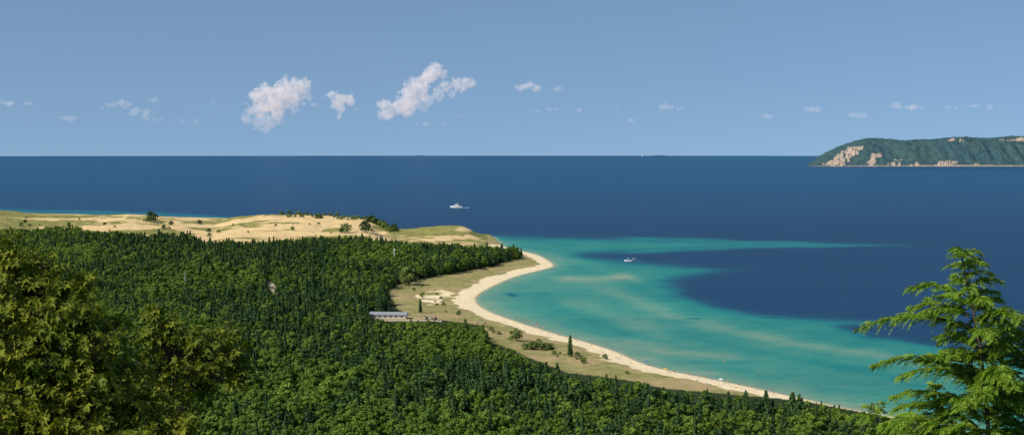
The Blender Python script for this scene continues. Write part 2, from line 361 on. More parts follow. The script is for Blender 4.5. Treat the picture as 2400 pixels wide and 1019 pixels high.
def broad_crown(h,r,n,seed,base=.2,leaf=.5,flat=1.,nl=9):
    g=np.random.default_rng(seed)
    lc=[];lr=[]
    for i in range(nl):
        a=i*2.4+g.random(); t=(i+.5)/nl; rad=r*.70*math.sin(math.pi*(.25+.65*t))*(.7+.5*g.random())
        lc.append((rad*math.cos(a),rad*math.sin(a),h*(base+.18+(.82-base-.12)*t))); lr.append(r*(.34+.22*g.random())*(1.1-.4*t))
    lc=np.array(lc);lr=np.array(lr); idx=g.integers(0,nl,n)
    dr=g.normal(size=(n,3)); dr/=np.linalg.norm(dr,axis=1,keepdims=True); dr[:,2]=np.where(g.random(n)<.6,np.abs(dr[:,2]),dr[:,2])
    c=lc[idx]+dr*lr[idx][:,None]*(.55+.5*g.random(n))[:,None]*np.array([1,1,.85*flat])
    V,Fc=quads(c,dr+g.normal(size=(n,3))*.5+np.array([0,0,.3]),leaf*(.6+.8*g.random(n)),1.)
    lt=g.random(nl)
    return npmesh('crown',V,Fc,fattrs=dict(tint=.5*g.random(n)+.5*lt[idx]))
def trunk_mesh(h,r,seed,limbs=6,frac=.85):
    g=random.Random(seed); b=MB(); pts=[(g.uniform(-.1,.1)*i,g.uniform(-.1,.1)*i,h*frac*i/5-(.6 if i==0 else 0)) for i in range(6)]
    b.tube(pts,[r*(1-.17*i) for i in range(6)],6)
    for i in range(limbs):
        a=i*2.4; zz=h*(.3+.5*i/limbs); L=h*.22*(1.2-i/limbs); p0=Vector(pts[min(int(zz/(h*frac)*5),4)]); p0.z=zz
        b.tube([p0,p0+Vector((math.cos(a)*L*.5,math.sin(a)*L*.5,L*.3)),p0+Vector((math.cos(a)*L,math.sin(a)*L,L*.8))],[r*.4,r*.25,r*.1],4)
    me=bpy.data.meshes.new('trunk'); me.from_pydata([tuple(q) for q in b.v],[],b.f); me.update(); me.materials.append(M_bark); return me
con=[];bro=[]
for i,(h,r) in enumerate([(9.8,2.2),(8,2.4),(10.5,2.0),(8.5,2.2),(7.2,2.3)]):
    c=conifer_crown(h,r,620,100+i,.62+.1*(i%3)) if i<3 else broad_crown(h,r,700,150+i,.05,.42,1.5,nl=12)
    c.materials.append(M_con); con.append((c,trunk_mesh(h,.16,i,5,.9),h))
for i,(h,r) in enumerate([(8.5,3.2),(9.5,2.9),(7.5,3.5),(8,2.5),(10,3.6)]):
    c=broad_crown(h,r,820,200+i,.1); c.materials.append(M_bro); bro.append((c,trunk_mesh(h,.2,20+i,6,.7),h))
def tree(kind,proto,x_,y_,s,rz,label,cat,group=None,z_=None,sx=1.):
    if z_ is None: z_=hz(x_,y_)
    e=empty(kind,(x_,y_,z_-.1)); e.rotation_euler=(0,0,rz); e.scale=(s*sx,s*sx,s)
    for nm_,mm in (('trunk',proto[1]),('crown',proto[0])):
        o=bpy.data.objects.new(nm_,mm); COL.objects.link(o); o.parent=e
    top(e,label,cat,group); return e
# forest scatter
pts=[]
yy=478.
while yy<2050:
    sp=3.9+.7*(yy>900)
    xs=np.arange(-.46*yy-20,.40*yy+20,sp); k=len(xs)
    pts.append(np.stack([xs+rng.uniform(-.5,.5,k)*sp,yy+rng.uniform(-.5,.5,k)*sp],1)); yy+=sp
pts=np.concatenate(pts); px,py=pts[:,0],pts[:,1]
pz,psd,_,_=height(px,py,True)
k=len(px); tuu,tvv=chart(px,py,pz)
reg=fbm(px/110,py/90,90)+.5*fbm(px/30,py/30,91)
darkz=sstep(700,950,py)*.50-.15*sstep(1350,1500,py)*(tuu<450)
pc=.22+darkz+.95*reg - .5*np.exp(-((tuu-110)/190)**2-((tvv-600)/45)**2)
pc=np.where((tvv>600)&(tvv<720)&(tuu>780)&(tuu<990),pc-.25,pc)
iscon=rng.random(k)<pc
sc=(.58+.74*rng.random(k)**1.6)*np.where(iscon,1.06,.92)*(1+.20*fbm(px/40,py/40,92))*(1+.22*sstep(900,1300,py))
proto=rng.integers(0,5,k)
hh=np.where(iscon,np.array([c_[2] for c_ in con])[proto],np.array([c_[2] for c_ in bro])[proto])*sc
ok=psd>np.where(tuu>1850,8,14)
def pr(f): 
    return chart(px,py,pz+hh*f)
for f in (1.0,.7,.35,0.02):
    a_,b_=pr(f); ok&=~inside(a_,b_,meadow)
    for hp in holes: ok&=~inside(a_,b_,hp)
a_,b_=pr(.9); ok&= b_>np.interp(a_,tl_u,tl_v)+5*fbm(px/20,py/20,95)
ok&=(tuu>-330)&(tuu<2750)
ok&=~((reg>.62)&(rng.random(k)<.5))
px,py,pz,iscon,sc,proto,hh,tuu=[q[ok] for q in (px,py,pz,iscon,sc,proto,hh,tuu)]
rzv=rng.random(len(px))*6.283
tu,tv=chart(px,py,pz+hh*.9)
vis=(tu>-20)&(tu<2420)&(tv<1035)
def gnforest(name,sel,protos,label):
    cr=[bpy.data.objects[n_] for n_ in protos]
    P_=np.stack([px[sel],py[sel],pz[sel]-.1],1); me=bpy.data.meshes.new(name); me.vertices.add(len(P_)); me.vertices.foreach_set('co',P_.astype(np.float32).ravel())
    at_=me.attributes.new('rot','FLOAT_VECTOR','POINT'); n0=len(P_); tl=rng.normal(size=(n0,2))*.07
    at_.data.foreach_set('vector',np.stack([tl[:,0],tl[:,1],rzv[sel]],1).astype(np.float32).ravel())
    at_=me.attributes.new('scl','FLOAT_VECTOR','POINT'); wv=sc[sel]*rng.uniform(.8,1.35,n0)
    at_.data.foreach_set('vector',np.stack([wv,wv,sc[sel]],1).astype(np.float32).ravel())
    at_=me.attributes.new('pid','INT','POINT'); at_.data.foreach_set('value',proto[sel].astype(np.int32))
    o=addo(name,me); ng=bpy.data.node_groups.new(name,'GeometryNodeTree')
    ng.interface.new_socket('Geometry',in_out='INPUT',socket_type='NodeSocketGeometry'); ng.interface.new_socket('Geometry',in_out='OUTPUT',socket_type='NodeSocketGeometry')
    gi=ng.nodes.new('NodeGroupInput'); go=ng.nodes.new('NodeGroupOutput'); ip=ng.nodes.new('GeometryNodeInstanceOnPoints'); jg=ng.nodes.new('GeometryNodeJoinGeometry')
    for c_ in cr:
        oi=ng.nodes.new('GeometryNodeObjectInfo'); oi.inputs['Object'].default_value=c_; oi.inputs['As Instance'].default_value=True; oi.transform_space='ORIGINAL'
        ng.links.new(oi.outputs['Geometry'],jg.inputs[0])
    def na(n_,t_):
        q=ng.nodes.new('GeometryNodeInputNamedAttribute'); q.data_type=t_; q.inputs['Name'].default_value=n_; return [s_ for s_ in q.outputs if s_.enabled and s_.name=='Attribute'][0]
    ng.links.new(gi.outputs[0],ip.inputs['Points']); ng.links.new(jg.outputs[0],ip.inputs['Instance']); ip.inputs['Pick Instance'].default_value=True
    ng.links.new(na('pid','INT'),ip.inputs['Instance Index']); ng.links.new(na('rot','FLOAT_VECTOR'),ip.inputs['Rotation']); ng.links.new(na('scl','FLOAT_VECTOR'),ip.inputs['Scale'])
    ng.links.new(ip.outputs[0],go.inputs[0]); md=o.modifiers.new('forest','NODES'); md.node_group=ng
    top(o,label,'forest',kind='stuff'); return o
for kind,isc,pl,lab,cat in (('pine_tree',True,con,'dark green conifer standing in the dense lakeshore forest','pine tree'),('broadleaf_tree',False,bro,'leafy mid-green tree in the dense lakeshore forest','tree')):
    ids=np.where(vis&(iscon==isc))[0]; ids=ids[np.argsort(py[ids])][:300]
    srcs={}
    for i in ids:
        e=tree(kind,pl[proto[i]],px[i],py[i],sc[i],rzv[i],lab,cat,'trees of the lakeshore forest',z_=pz[i])
        if proto[i] not in srcs: srcs[proto[i]]=[c_ for c_ in e.children if c_.name.startswith('crown')][0].name
    selm=(iscon==isc); selm[ids]=False
    gnforest('conifer_forest' if isc else 'broadleaf_forest',np.where(selm)[0],[srcs[q] for q in sorted(srcs)],'dense dark conifer forest behind the beach' if isc else 'dense leafy forest canopy behind the beach')
print('forest trees',len(px))
# ---- free standing trees & shrubs
M_lbr=foliage('shrub_foliage',(.08,.13,.025),(.18,.23,.055),(.13,.18,.05),.1)
M_grnb=foliage('dark_bush_foliage',(.02,.05,.012),(.06,.10,.02),(.04,.08,.02),.1)
shrub=broad_crown(2.2,1.7,420,301,-.05,.28); shrub.materials.append(M_lbr)
bushm=broad_crown(4.5,3.0,700,302,-.05,.4); bushm.materials.append(M_grnb)
bushl=broad_crown(4,2.6,600,304,-.05,.38); bushl.materials.append(M_lbr)
big=broad_crown(10,5.2,1800,303,.05,.55); big.materials.append(M_lbr)
col=conifer_crown(9.5,1.6,900,305,.35); col.materials.append(M_con)
bt=trunk_mesh(8,.25,40,8,.7); st=trunk_mesh(2,.06,41,5,.6); ct=trunk_mesh(9,.15,42,3,.9)
def plant(kind,me_,tr,u_,v_,s,lab,cat,group=None,y_=None,sx=1.):
    if y_ is None:
        y_=dist(v_)
        for _ in range(6):
            zz_=hz((u_-1200)/F*y_,y_); y_=(H-zz_)*F/(v_-V0)
    return tree(kind,(me_,tr),(u_-1200)/F*y_,y_,s,random.random()*6,lab,cat,group,sx=sx)
plant('juniper_tree',col,ct,1336,834,1.15,'dark narrow evergreen standing alone beside the sand beach','tree')
plant('broadleaf_tree',bushl,st,1210,798,1.75,'light green airy tree on the grassy beach edge','tree')
plant('broadleaf_tree',big,bt,957,668,1.55,'rounded light green tree at the meadow edge','tree')
plant('broadleaf_tree',big,bt,985,642,1.25,'rounded light green tree at the meadow edge','tree')
plant('broadleaf_tree',big,bt,820,692,1.3,'rounded light green tree rising from dark pines','tree')
plant('juniper_tree',col,ct,985,732,.95,'small dark evergreen in the sandy meadow','tree')
plant('broadleaf_tree',bushl,st,1418,842,.8,'small pale green tree on the beach','tree')
for u_,v_,s in ((1232,818,.95),(1243,818,1.15),(1256,819,1.2),(1268,818,1.3),(1282,818,1.1),(1250,812,1.),(1290,816,.9)):
    plant('shrub',shrub,st,u_,v_,s*1.6,'light green shrub in the dune grass','shrub','shrub patch in dune grass')
for i in range(60):
    q=random.random(); u_=np.interp(q,[0,.3,.6,1],[960,1060,1200,1560])+random.uniform(-25,25); v_=np.interp(q,[0,.3,.6,1],[668,735,800,893])+random.uniform(-14,6)
    if inside(np.array([float(u_)]),np.array([float(v_)]),meadow)[0]:
        xx,yy_=gp(u_,v_); 
        if float(pdist(np.array([xx]),np.array([yy_]),shline)[0])>22: plant('shrub',shrub,st,u_,v_,random.uniform(.4,1.1),'low green shrub in dry dune grass','shrub','scattered meadow shrubs')
plant('bush',bushm,st,355,522,3.3,'dark round bush on the open sand dune','bush')
plant('bush',bushm,st,857,546,3.6,'dark round bush on the dune slope','bush',sx=.85)
plant('bush',bushl,st,812,552,2.9,'pale green bush on the dune slope','bush')
plant('bush',bushl,st,746,527,2.4,'small pale bush on the dune','bush')
for i in range(40):
    q=i/39; u_=655+q*215+random.uniform(-4,4); yy_=np.interp(u_,cu,[c_[2] for c_ in crest])-random.uniform(-6,45)
    plant('bush',bushl,st,u_,0,random.uniform(.8,1.7),'low green bush along the dune crest','bush','bushes along the dune crest',y_=yy_)
for i in range(26):
    q=i/25; u_=868+q*60; yy_=np.interp(u_,cu,[c_[2] for c_ in crest])-random.uniform(0,30)
    plant('bush',bushm if i%2 else bushl,st,u_,0,random.uniform(1.,2.2),'green bush in the hollow between dunes','bush','bushes in the dune hollow',y_=yy_)
for i in range(50):
    u_=random.uniform(40,900); v_=random.uniform(518,556)
    plant('bush',bushl if random.random()<.6 else bushm,st,u_,v_,random.uniform(.4,1.4),'low bush scattered on the dune','bush','bushes scattered over the dunes')
# ================================================================== FOREGROUND TREES
M_leaf=foliage('near_leaf_foliage',(.020,.055,.004),(.42,.42,.030),(.085,.155,.012),.25,1.4)
M_hem=foliage('near_conifer_foliage',(.07,.16,.014),(.42,.54,.060),(.17,.32,.030),.28,1.3)
def near_broad(name,blobs,base,seed,dens,label):
    g=np.random.default_rng(seed); zb=hz(base[0],base[1]); e=empty(name,(base[0],base[1],zb-.2)); O=Vector(e.location)
    b=MB(); cs=[];ds=[]
    cent=[at(u_,v_,y_)-O for u_,v_,r_,y_ in blobs]
    mean=sum(cent,Vector())/len(cent); topc=max(cent,key=lambda q:q.z)
    spine=[Vector((0,0,0)),Vector((mean.x*.2,mean.y*.2,mean.z*.45)),Vector((mean.x*.7,mean.y*.7,mean.z*.8)),Vector((topc.x*.6+mean.x*.4,topc.y*.6+mean.y*.4,topc.z*.85+mean.z*.1)),topc]
    b.tube(spine,[.17,.14,.09,.05,.012],8)
    for (u_,v_,r_,y_),c_ in zip(blobs,cent):
        r=r_*y_/F; zt=max(c_.z-1.2-r,1.5); f_=min(zt/max(topc.z,.1),.95); i_=min(int(f_*4),3); st_=spine[i_].lerp(spine[i_+1],f_*4-i_)
        mid=st_.lerp(c_,.55)+Vector((0,0,-.12)); b.tube([st_,mid,c_],[.04,.028,.014],5)
        n=int(dens*(r_/100)**2*1.0)+8
        for i in range(n):
            d_=Vector(g.normal(size=3)).normalized(); 
            if d_.z<-.3 and g.random()<.6: d_.z=-d_.z
            ww=1+.36*math.sin(d_.x*5+seed)+.26*math.sin(d_.z*7+d_.y*4)
            p_=c_+d_*r*ww*(.45+.70*g.random()); cs.append(p_); ds.append((d_+Vector((0,0,.35))+Vector(g.normal(size=3))*.25).normalized())
            if i%3==0: 
                m_=c_.lerp(p_,.5)+Vector(g.normal(size=3))*.03; b.tube([c_,m_,p_],[.010,.006,.003],3)
    tk=b.obj('trunk',M_bark,e,True)
    L=[];Tn=[]
    for p_,d_ in zip(cs,ds):
        q=d_.orthogonal().normalized(); w_=d_.cross(q); nl=g.integers(5,9); ct_=g.random()
        for k_ in range(nl):
            a=2*math.pi*k_/nl+g.random()*.5; o_=(math.cos(a)*q+math.sin(a)*w_); sp=.5+.5*g.random()
            dr=(o_*sp+d_*.55+Vector((0,0,-.25))).normalized(); l=.08+.08*g.random(); wd=l*.2
            sdv=dr.cross(d_ if abs(dr.dot(d_))<.97 else q).normalized(); nm_=sdv.cross(dr).normalized()
            tip=p_+dr*l+Vector((0,0,-.2*l)); L+= [p_+dr*.008,p_+dr*l*.5+sdv*wd+nm_*wd*.35,p_+dr*l*.55,p_+dr*l*.5-sdv*wd+nm_*wd*.35,tip]; Tn.append((.6*ct_+.4*g.random())**1.4)
    n=len(Tn); i5=np.arange(n)[:,None]*5; Fc=np.concatenate([i5+np.array([[0,2,1]]),i5+np.array([[2,4,1]]),i5+np.array([[0,3,2]]),i5+np.array([[2,3,4]])],1).reshape(-1,3)
    me=npmesh('crown',np.array([tuple(q) for q in L]),Fc,3,fattrs=dict(tint=np.repeat(Tn,4)))
    addo('crown',me,M_leaf,e); top(e,label,'tree'); print(name,n)
near_broad('broadleaf_tree',[(5,580,34,22),(32,592,22,22),(28,640,44,22),(102,632,38,22.4),(60,700,76,22),(150,692,48,22.3),(192,672,28,22.5),(190,755,58,22),(80,790,115,22),(235,780,42,22.6),(278,765,26,22.8),(200,860,90,22),(70,900,125,22),(280,880,52,22.5),(180,980,110,22),(300,960,66,22.3),(60,1040,130,22),(370,985,58,22.3),(420,1010,42,22.2),(300,1070,90,22),(-90,800,120,22),(-100,960,130,22),(-70,650,60,22)],(-7.6,23),5,250,'leafy tree with pointed yellow-green leaf clusters on the slope')
near_broad('broadleaf_tree',[(358,742,28,24),(400,786,44,24),(350,805,36,24),(450,810,42,24),(518,805,36,24),(554,842,32,24),(470,870,56,24),(552,895,34,24),(400,880,60,24.2),(340,900,46,24.5),(480,920,32,24),(400,950,48,24.4),(420,1040,60,24.2),(580,880,17,24)],(-5.2,25),6,270,'smaller leafy tree with drooping whorls of green leaves')
def near_conifer(name,axis,ytree,lenf,seed,label,step=7,lefty=0.):
    g=random.Random(seed); P0=[at(u_,v_,ytree) for u_,v_ in axis]; bx,by=P0[-1].x,ytree; zb=hz(bx,by); e=empty(name,(bx,by,zb-.2)); O=Vector(e.location)
    P0=[p_-O for p_ in P0]; spine=P0+[Vector((0,0,0))]
    b=MB(); tot=P0[0].z; b.tube(spine,[.006+.10*min((tot-p_.z)/11,1)+ .006*(i>0) for i,p_ in enumerate(spine)],7)
    C=[];D=[];W=[];LL=[];TT_=[]
    def spray(p0,d,l,up):
        n=max(int(l/.016),6); s_=d.cross(up)
        if s_.length<1e-4: return
        s_.normalize(); tcol=g.random()
        for i in range(n):
            f_=(i+.5)/n
            for sg_ in (-1,1):
                pp=p0+d*l*f_+Vector((0,0,-.34*l*f_*f_)); dd_=(d*.75+s_*sg_*(.75)+up*g.uniform(-.15,.4)+Vector((0,0,-.2))).normalized()
                ll=(.045+.035*g.random())*(1.2-.7*f_); C.append(pp); D.append(dd_); LL.append(ll); W.append((s_*.2+d*sg_*-.6+up*g.uniform(-.5,.5))); TT_.append(.6*tcol+.4*g.random())
    zc_=tot-.03; az=g.random()*6; sgap=step*ytree/F; cnt=0
    while zc_>max(P0[-1].z,0):
        for i in range(len(P0)-1):
            if P0[i].z>=zc_>=P0[i+1].z: f_=(P0[i].z-zc_)/(P0[i].z-P0[i+1].z); cpt=P0[i].lerp(P0[i+1],f_); break
        else: cpt=P0[-1].copy()
        dep=(tot-zc_); cnt+=1
        lump=.62+.38*math.sin(dep*4.6+seed)
        Lb=lenf(dep)*g.uniform(.45,1.15)*(.70+.38*lump); 
        if cnt%3==0: Lb*=.5
        az+=2.4+g.uniform(-.4,.4); el=g.uniform(.2,.75)
        h0=Vector((math.cos(az),math.sin(az),0))
        if h0.x<0: Lb*=1+lefty
        n=8; bp=[cpt]; 
        for i in range(n):
            f_=(i+1)/n; dv_=(h0*1.0+Vector((0,0,math.tan(el)*(1-f_*1.0)-.65*f_**2+.15)))
            bp.append(bp[-1]+dv_.normalized()*Lb/n+Vector((g.gauss(0,.014),g.gauss(0,.014),0)))
        b.tube(bp,[max(.003,.003+.007*Lb)*(1-.85*i/n) for i in range(n+1)],4)
        nb=max(int(Lb/.05),3)
        for j in range(nb):
            f_=.10+.90*(j+g.random()*.5)/nb; f_=min(f_,.99); i_=int(f_*n); pp=bp[i_].lerp(bp[min(i_+1,n)],f_*n-i_); dl=(bp[min(i_+1,n)]-bp[i_]).normalized(); sd_=dl.cross(Vector((0,0,1))).normalized()
            for sg_ in (-1,1):
                if g.random()<.14: continue
                up=Vector((g.gauss(0,.45),g.gauss(0,.45),1)).normalized()
                dd_=(dl*.75+sd_*sg_*.8+Vector((0,0,g.uniform(-.55,.4)))).normalized(); ls=min(.10+.34*Lb*(1-f_)**.8*g.uniform(.6,1.1),.40)
                spray(pp,dd_,ls,up)
        spray(bp[-2],(bp[-1]-bp[-2]).normalized(),.16,Vector((0,0,1)))
        zc_-=sgap*g.uniform(.6,1.3)
    spray(P0[0]-Vector((0,0,.12)),Vector((-.1,0,1)).normalized(),.2,Vector((0,-1,.1)))
    b.obj('trunk',M_bark,e,True)
    C=np.array([tuple(q) for q in C]);D=np.array([tuple(q) for q in D]);W=np.array([tuple(q) for q in W]);W/=np.linalg.norm(W,axis=1,keepdims=True);LL=np.array(LL)[:,None]
    V=np.stack([C,C+D*LL*.45+W*LL*.26,C+D*LL+np.array([0,0,-.004]),C+D*LL*.5-W*LL*.26],1).reshape(-1,3)
    me=npmesh('crown',V,np.arange(len(V)).reshape(-1,4),fattrs=dict(tint=np.array(TT_))); addo('crown',me,M_hem,e); top(e,label,'tree'); print(name,len(C))
near_conifer('hemlock_tree',[(2250,586),(2262,640),(2280,720),(2298,820),(2310,930),(2320,1060),(2325,1200)],24,lambda d_: min(.22+1.02*d_**.78,1.6),3,'bright green hemlock with drooping feathery boughs on the slope',lefty=.25)
near_conifer('hemlock_tree',[(2396,738),(2402,850),(2408,1000),(2410,1150)],25,lambda d_: min(.15+.9*d_**.8,1.3),4,'second bright green hemlock standing beside the taller one')
near_conifer('hemlock_tree',[(2046,946),(2058,990),(2070,1060),(2080,1200)],26,lambda d_: min(.18+.9*d_**.8,1.0),5,'short green hemlock tip rising from the slope')
near_conifer('hemlock_tree',[(2190,905),(2200,990),(2205,1060),(2210,1200)],25,lambda d_: min(.18+.9*d_**.8,1.0),9,'young green hemlock crowded beneath a taller one')
# ================================================================== CLOUDS
def cloudmat(name,dens,em):
    m,nt,out=newmat(name); s=nt.nodes.new('ShaderNodeVolumeScatter'); s.inputs['Color'].default_value=(1,.97,.95,1); s.inputs['Density'].default_value=dens; s.inputs['Anisotropy'].default_value=0
    e=nt.nodes.new('ShaderNodeEmission'); e.inputs[0].default_value=(1,.80,.76,1); e.inputs[1].default_value=em*dens  # added glow standing in for sunlight scattered many times inside the cloud
    a=nt.nodes.new('ShaderNodeAddShader'); nt.links.new(s.outputs[0],a.inputs[0]); nt.links.new(e.outputs[0],a.inputs[1]); nt.links.new(a.outputs[0],out.inputs['Volume']); return m
CM={'d':cloudmat('glowing_cumulus_vapour',.0024,.35),'t':cloudmat('glowing_thin_cloud_vapour',.0010,.36),'w':cloudmat('glowing_wispy_cloud_vapour',.0012,.38)}
CY=40000.
ico=bmesh.new(); bmesh.ops.create_icosphere(ico,subdivisions=2,radius=1); iv=np.array([v_.co[:] for v_ in ico.verts]); ifc=np.array([[q.index for q in f_.verts] for f_ in ico.faces]); ico.free()
def cloud(lumps,mk,label,seed,vox=26,yo=0,np1=34,np2=70):
    g=np.random.default_rng(seed); y_=CY+yo; V=[];Fc=[];n=0
    c0=at(lumps[0][0],lumps[0][1],y_)
    for L in lumps:
        u_,v_,r=L[:3]; sx=L[3] if len(L)>3 else 1.; c=np.array(at(u_,v_,y_)-c0); R_=r*y_/F
        c[1]+=g.uniform(-.3,.3)*R_
        puffs=[(c,R_*.58)]
        for i in range(np1):
            d_=g.normal(size=3); d_/=np.linalg.norm(d_); puffs.append((c+d_*R_*(.45+.42*g.random())*np.array([sx,1,1]),R_*g.uniform(.10,.34)))
        for i in range(np2):
            d_=g.normal(size=3); d_/=np.linalg.norm(d_); puffs.append((c+d_*R_*(.7+.6*g.random())*np.array([sx,1,1]),R_*g.uniform(.05,.13)))
        for k_,(pc_,pr_) in enumerate(puffs):
            sc_=np.array([sx if k_==0 else (1+.5*(sx-1)),1,1]); V.append(iv*pr_*sc_+pc_); Fc.append(ifc+n); n+=len(iv)
    me=npmesh('cloud',np.concatenate(V),np.concatenate(Fc),3)
    tmp=bpy.data.objects.new('cloud',me); COL.objects.link(tmp); md=tmp.modifiers.new('r','REMESH'); md.mode='VOXEL'; md.voxel_size=vox; md.use_smooth_shade=True
    dg=bpy.context.evaluated_depsgraph_get(); me2=bpy.data.meshes.new_from_object(tmp.evaluated_get(dg)); bpy.data.objects.remove(tmp)
    k_=len(me2.vertices); co_=np.zeros(k_*3,np.float32); me2.vertices.foreach_get('co',co_); co_=co_.reshape(-1,3); nr=np.zeros(k_*3,np.float32); me2.vertices.foreach_get('normal',nr); nr=nr.reshape(-1,3)
    dsp=(fbm(co_[:,0]/170+co_[:,1]/190,co_[:,2]/150+co_[:,1]/310,seed,4))*100*(vox/26)
    co_+=nr*dsp[:,None]; me2.vertices.foreach_set('co',co_.ravel()); me2.update()
    me2.name='cloud'; me2.materials.clear(); o=addo('cloud',me2,CM[mk],None,c0); top(o,label,'cloud'); return o
cloud([(660,225,32),(700,203,24),(668,204,22),(722,200,16),(632,218,28),(604,230,22),(640,248,28),(690,232,24),(612,248,20)],'d','tall puffy pink-white cumulus cloud over the lake',1)
cloud([(615,262,26),(590,258,20),(578,274,16),(624,286,22),(626,303,16),(650,272,22),(690,255,18),(600,290,14),(720,225,16)],'t','ragged thin trailing base of a cumulus cloud',2,28,600)
cloud([(798,232,18),(778,226,14),(818,236,14),(790,246,15),(802,258,11),(835,256,7),(795,270,8)],'d','small puffy cumulus cloud',3,20)
cloud([(1012,172,22),(1025,158,14),(1000,188,25),(975,200,22),(990,215,26),(960,215,22),(955,240,26),(930,248,20),(902,246,16),(912,264,18),(893,268,11),(950,260,16),(1035,172,13)],'d','large leaning cumulus tower with pink-white top',4)
cloud([(1070,195,17),(1092,194,16),(1050,205,14),(1108,199,11),(1085,208,12),(1040,198,12)],'d','rounded cumulus cloud beside the larger tower',5,22,900)
cloud([(1030,222,18),(1005,236,16),(985,252,14),(1060,222,12),(960,268,10)],'t','thin hazy skirt hanging below a cumulus tower',15,24,1500)
cloud([(1240,200,12,1.5),(1220,207,10,1.4),(1258,207,10,1.4)],'d','small flat-based cumulus cloud',6,20)
small=[(1565,250,10,2.4),(1300,256,6,2.2),(1250,261,5.5,2.),(1358,257,4.5,2.2),(1440,248,4.5,1.4),(2100,249,10,2.6),(2142,252,9,2.4),(1905,256,9,3.4),(2025,271,8,2.8),(1795,273,8,3.0),(2275,249,7,4),(2220,252,6,2.4),(60,243,8,2.8),(15,243,10,2.4),(366,234,10,1.6),(262,247,13,2.0),(322,260,15,1.7),(342,268,12,1.5),(285,240,7,2.0),(455,284,8,2.6),(1075,270,5,3),(1115,276,5,3),(160,278,7,3.4),(370,280,7,3),(1475,282,5,3),(1310,208,9,1.5),(735,245,5,1.2),(1190,288,5,4),(500,240,4,3),(2320,252,6,3),(1000,290,6,4)]
for i,s_ in enumerate(small):
    L_=[s_]; rr=random.Random(i)
    for k_ in range(5): L_.append((s_[0]+s_[2]*s_[3]*rr.uniform(-1.5,1.5),s_[1]+s_[2]*rr.uniform(-.35,.45),s_[2]*rr.uniform(.3,.65),s_[3]*rr.uniform(.5,1.)))
    cloud(L_,'t' if s_[2]>11 else 'w','small faint wispy cloud low over the horizon',20+i,22,random.uniform(-2000,4000),14,18)
# ================================================================== BOATS
M_white=plain('white_gelcoat',(.80,.80,.78),.3,.03); M_glass=plain('dark_glass',(.02,.03,.04),.1,.1,3,.6); M_grey=plain('grey_metal',(.35,.36,.37),.4,.1); M_navy=plain('blue_canvas',(.04,.08,.22),.8,.1); M_foam=plain('foam',(.75,.8,.82),.8,.1)
def hullrings(L,B,Hh,n=10):
    rings=[]
    for i in range(n+1):
        t=i/n; xx=-L/2+L*t; bw=B/2*(1-max(t-.45,0)**2/.3025)**.8 if t<1 else 0.02; bw=max(bw,.03); sheer=Hh*(1+.35*t*t); keel=-.35+.6*max(t-.8,0)/.2*Hh
        rings.append([(xx,-bw,sheer),(xx+.0,-bw*.9,Hh*.3+keel*.3),(xx,-bw*.4,keel),(xx,bw*.4,keel),(xx,bw*.9,Hh*.3+keel*.3),(xx,bw,sheer)])
    return rings
def yacht(loc,rz,L,name,label):
    e=empty(name,loc); e.rotation_euler=(0,0,rz); k_=L/18
    b=MB(); b.loft(hullrings(L,5*k_,2.2*k_)); b.obj('hull',M_white,e)
    b=MB(); b.box((-.5*k_,0,3.2*k_),(9*k_,3.8*k_,2.0*k_),.82); b.box((2.8*k_,0,2.7*k_),(4*k_,3*k_,1.0*k_),.6); b.obj('cabin',M_white,e,bevel=.12)
    b=MB(); b.box((-1.*k_,0,4.75*k_),(5*k_,3.2*k_,1.0*k_),.85); b.box((-1.2*k_,0,6.6*k_),(4*k_,2.8*k_,.15*k_)); 
    for a_ in (-2.9,.5):
        for c_ in (-1.2,1.2): b.tube([(a_*k_,c_*k_,5*k_),(a_*k_,c_*k_,6.6*k_)],[.06,.06],6)
    b.obj('flybridge',M_white,e)
    b=MB()
    for s_ in (-1,1): b.box((-.5*k_,s_*1.86*k_,3.35*k_),(7*k_,.06,.7*k_))
    b.obj('window',M_glass,e)
    b=MB(); b.tube([(-2*k_,1*k_,6.7*k_),(-5*k_,2*k_,12*k_)],[.06,.03],5); b.tube([(-2*k_,-1*k_,6.7*k_),(-5*k_,-2*k_,12*k_)],[.06,.03],5); b.tube([(-1*k_,0,6.7*k_),(-1*k_,0,9*k_)],[.05,.03],5); b.obj('antenna',M_grey,e)
    top(e,label,'boat'); return e
X0,Y0=gp(1069,487); zw=curv(X0,Y0); yacht((X0,Y0,zw+.1),math.radians(186),22,'motor_yacht','white motor yacht with flybridge cruising on deep blue water')
b=MB(); sv=[]
for i in range(14):
    t=i/13; sv.append([(X0+8+t*16,Y0-2-2*t-1.5*random.random(),zw+.12),(X0+8+t*16,Y0+2+2*t,zw+.12)])
for i in range(13): 
    q=len(b.v); b.v+=[sv[i][0],sv[i+1][0],sv[i+1][1],sv[i][1]]; b.f.append([q,q+1,q+2,q+3])
b.v+=[(X0-12,Y0-3.4,zw+.15),(X0+8,Y0-5,zw+.15),(X0+8,Y0-3,zw+.15),(X0-10,Y0-2.4,zw+.15)]; q=len(b.v)-4; b.f.append([q,q+1,q+2,q+3])
top(b.obj('boat_wake',M_foam),'white foam wake trailing behind the yacht','wake',kind='stuff')
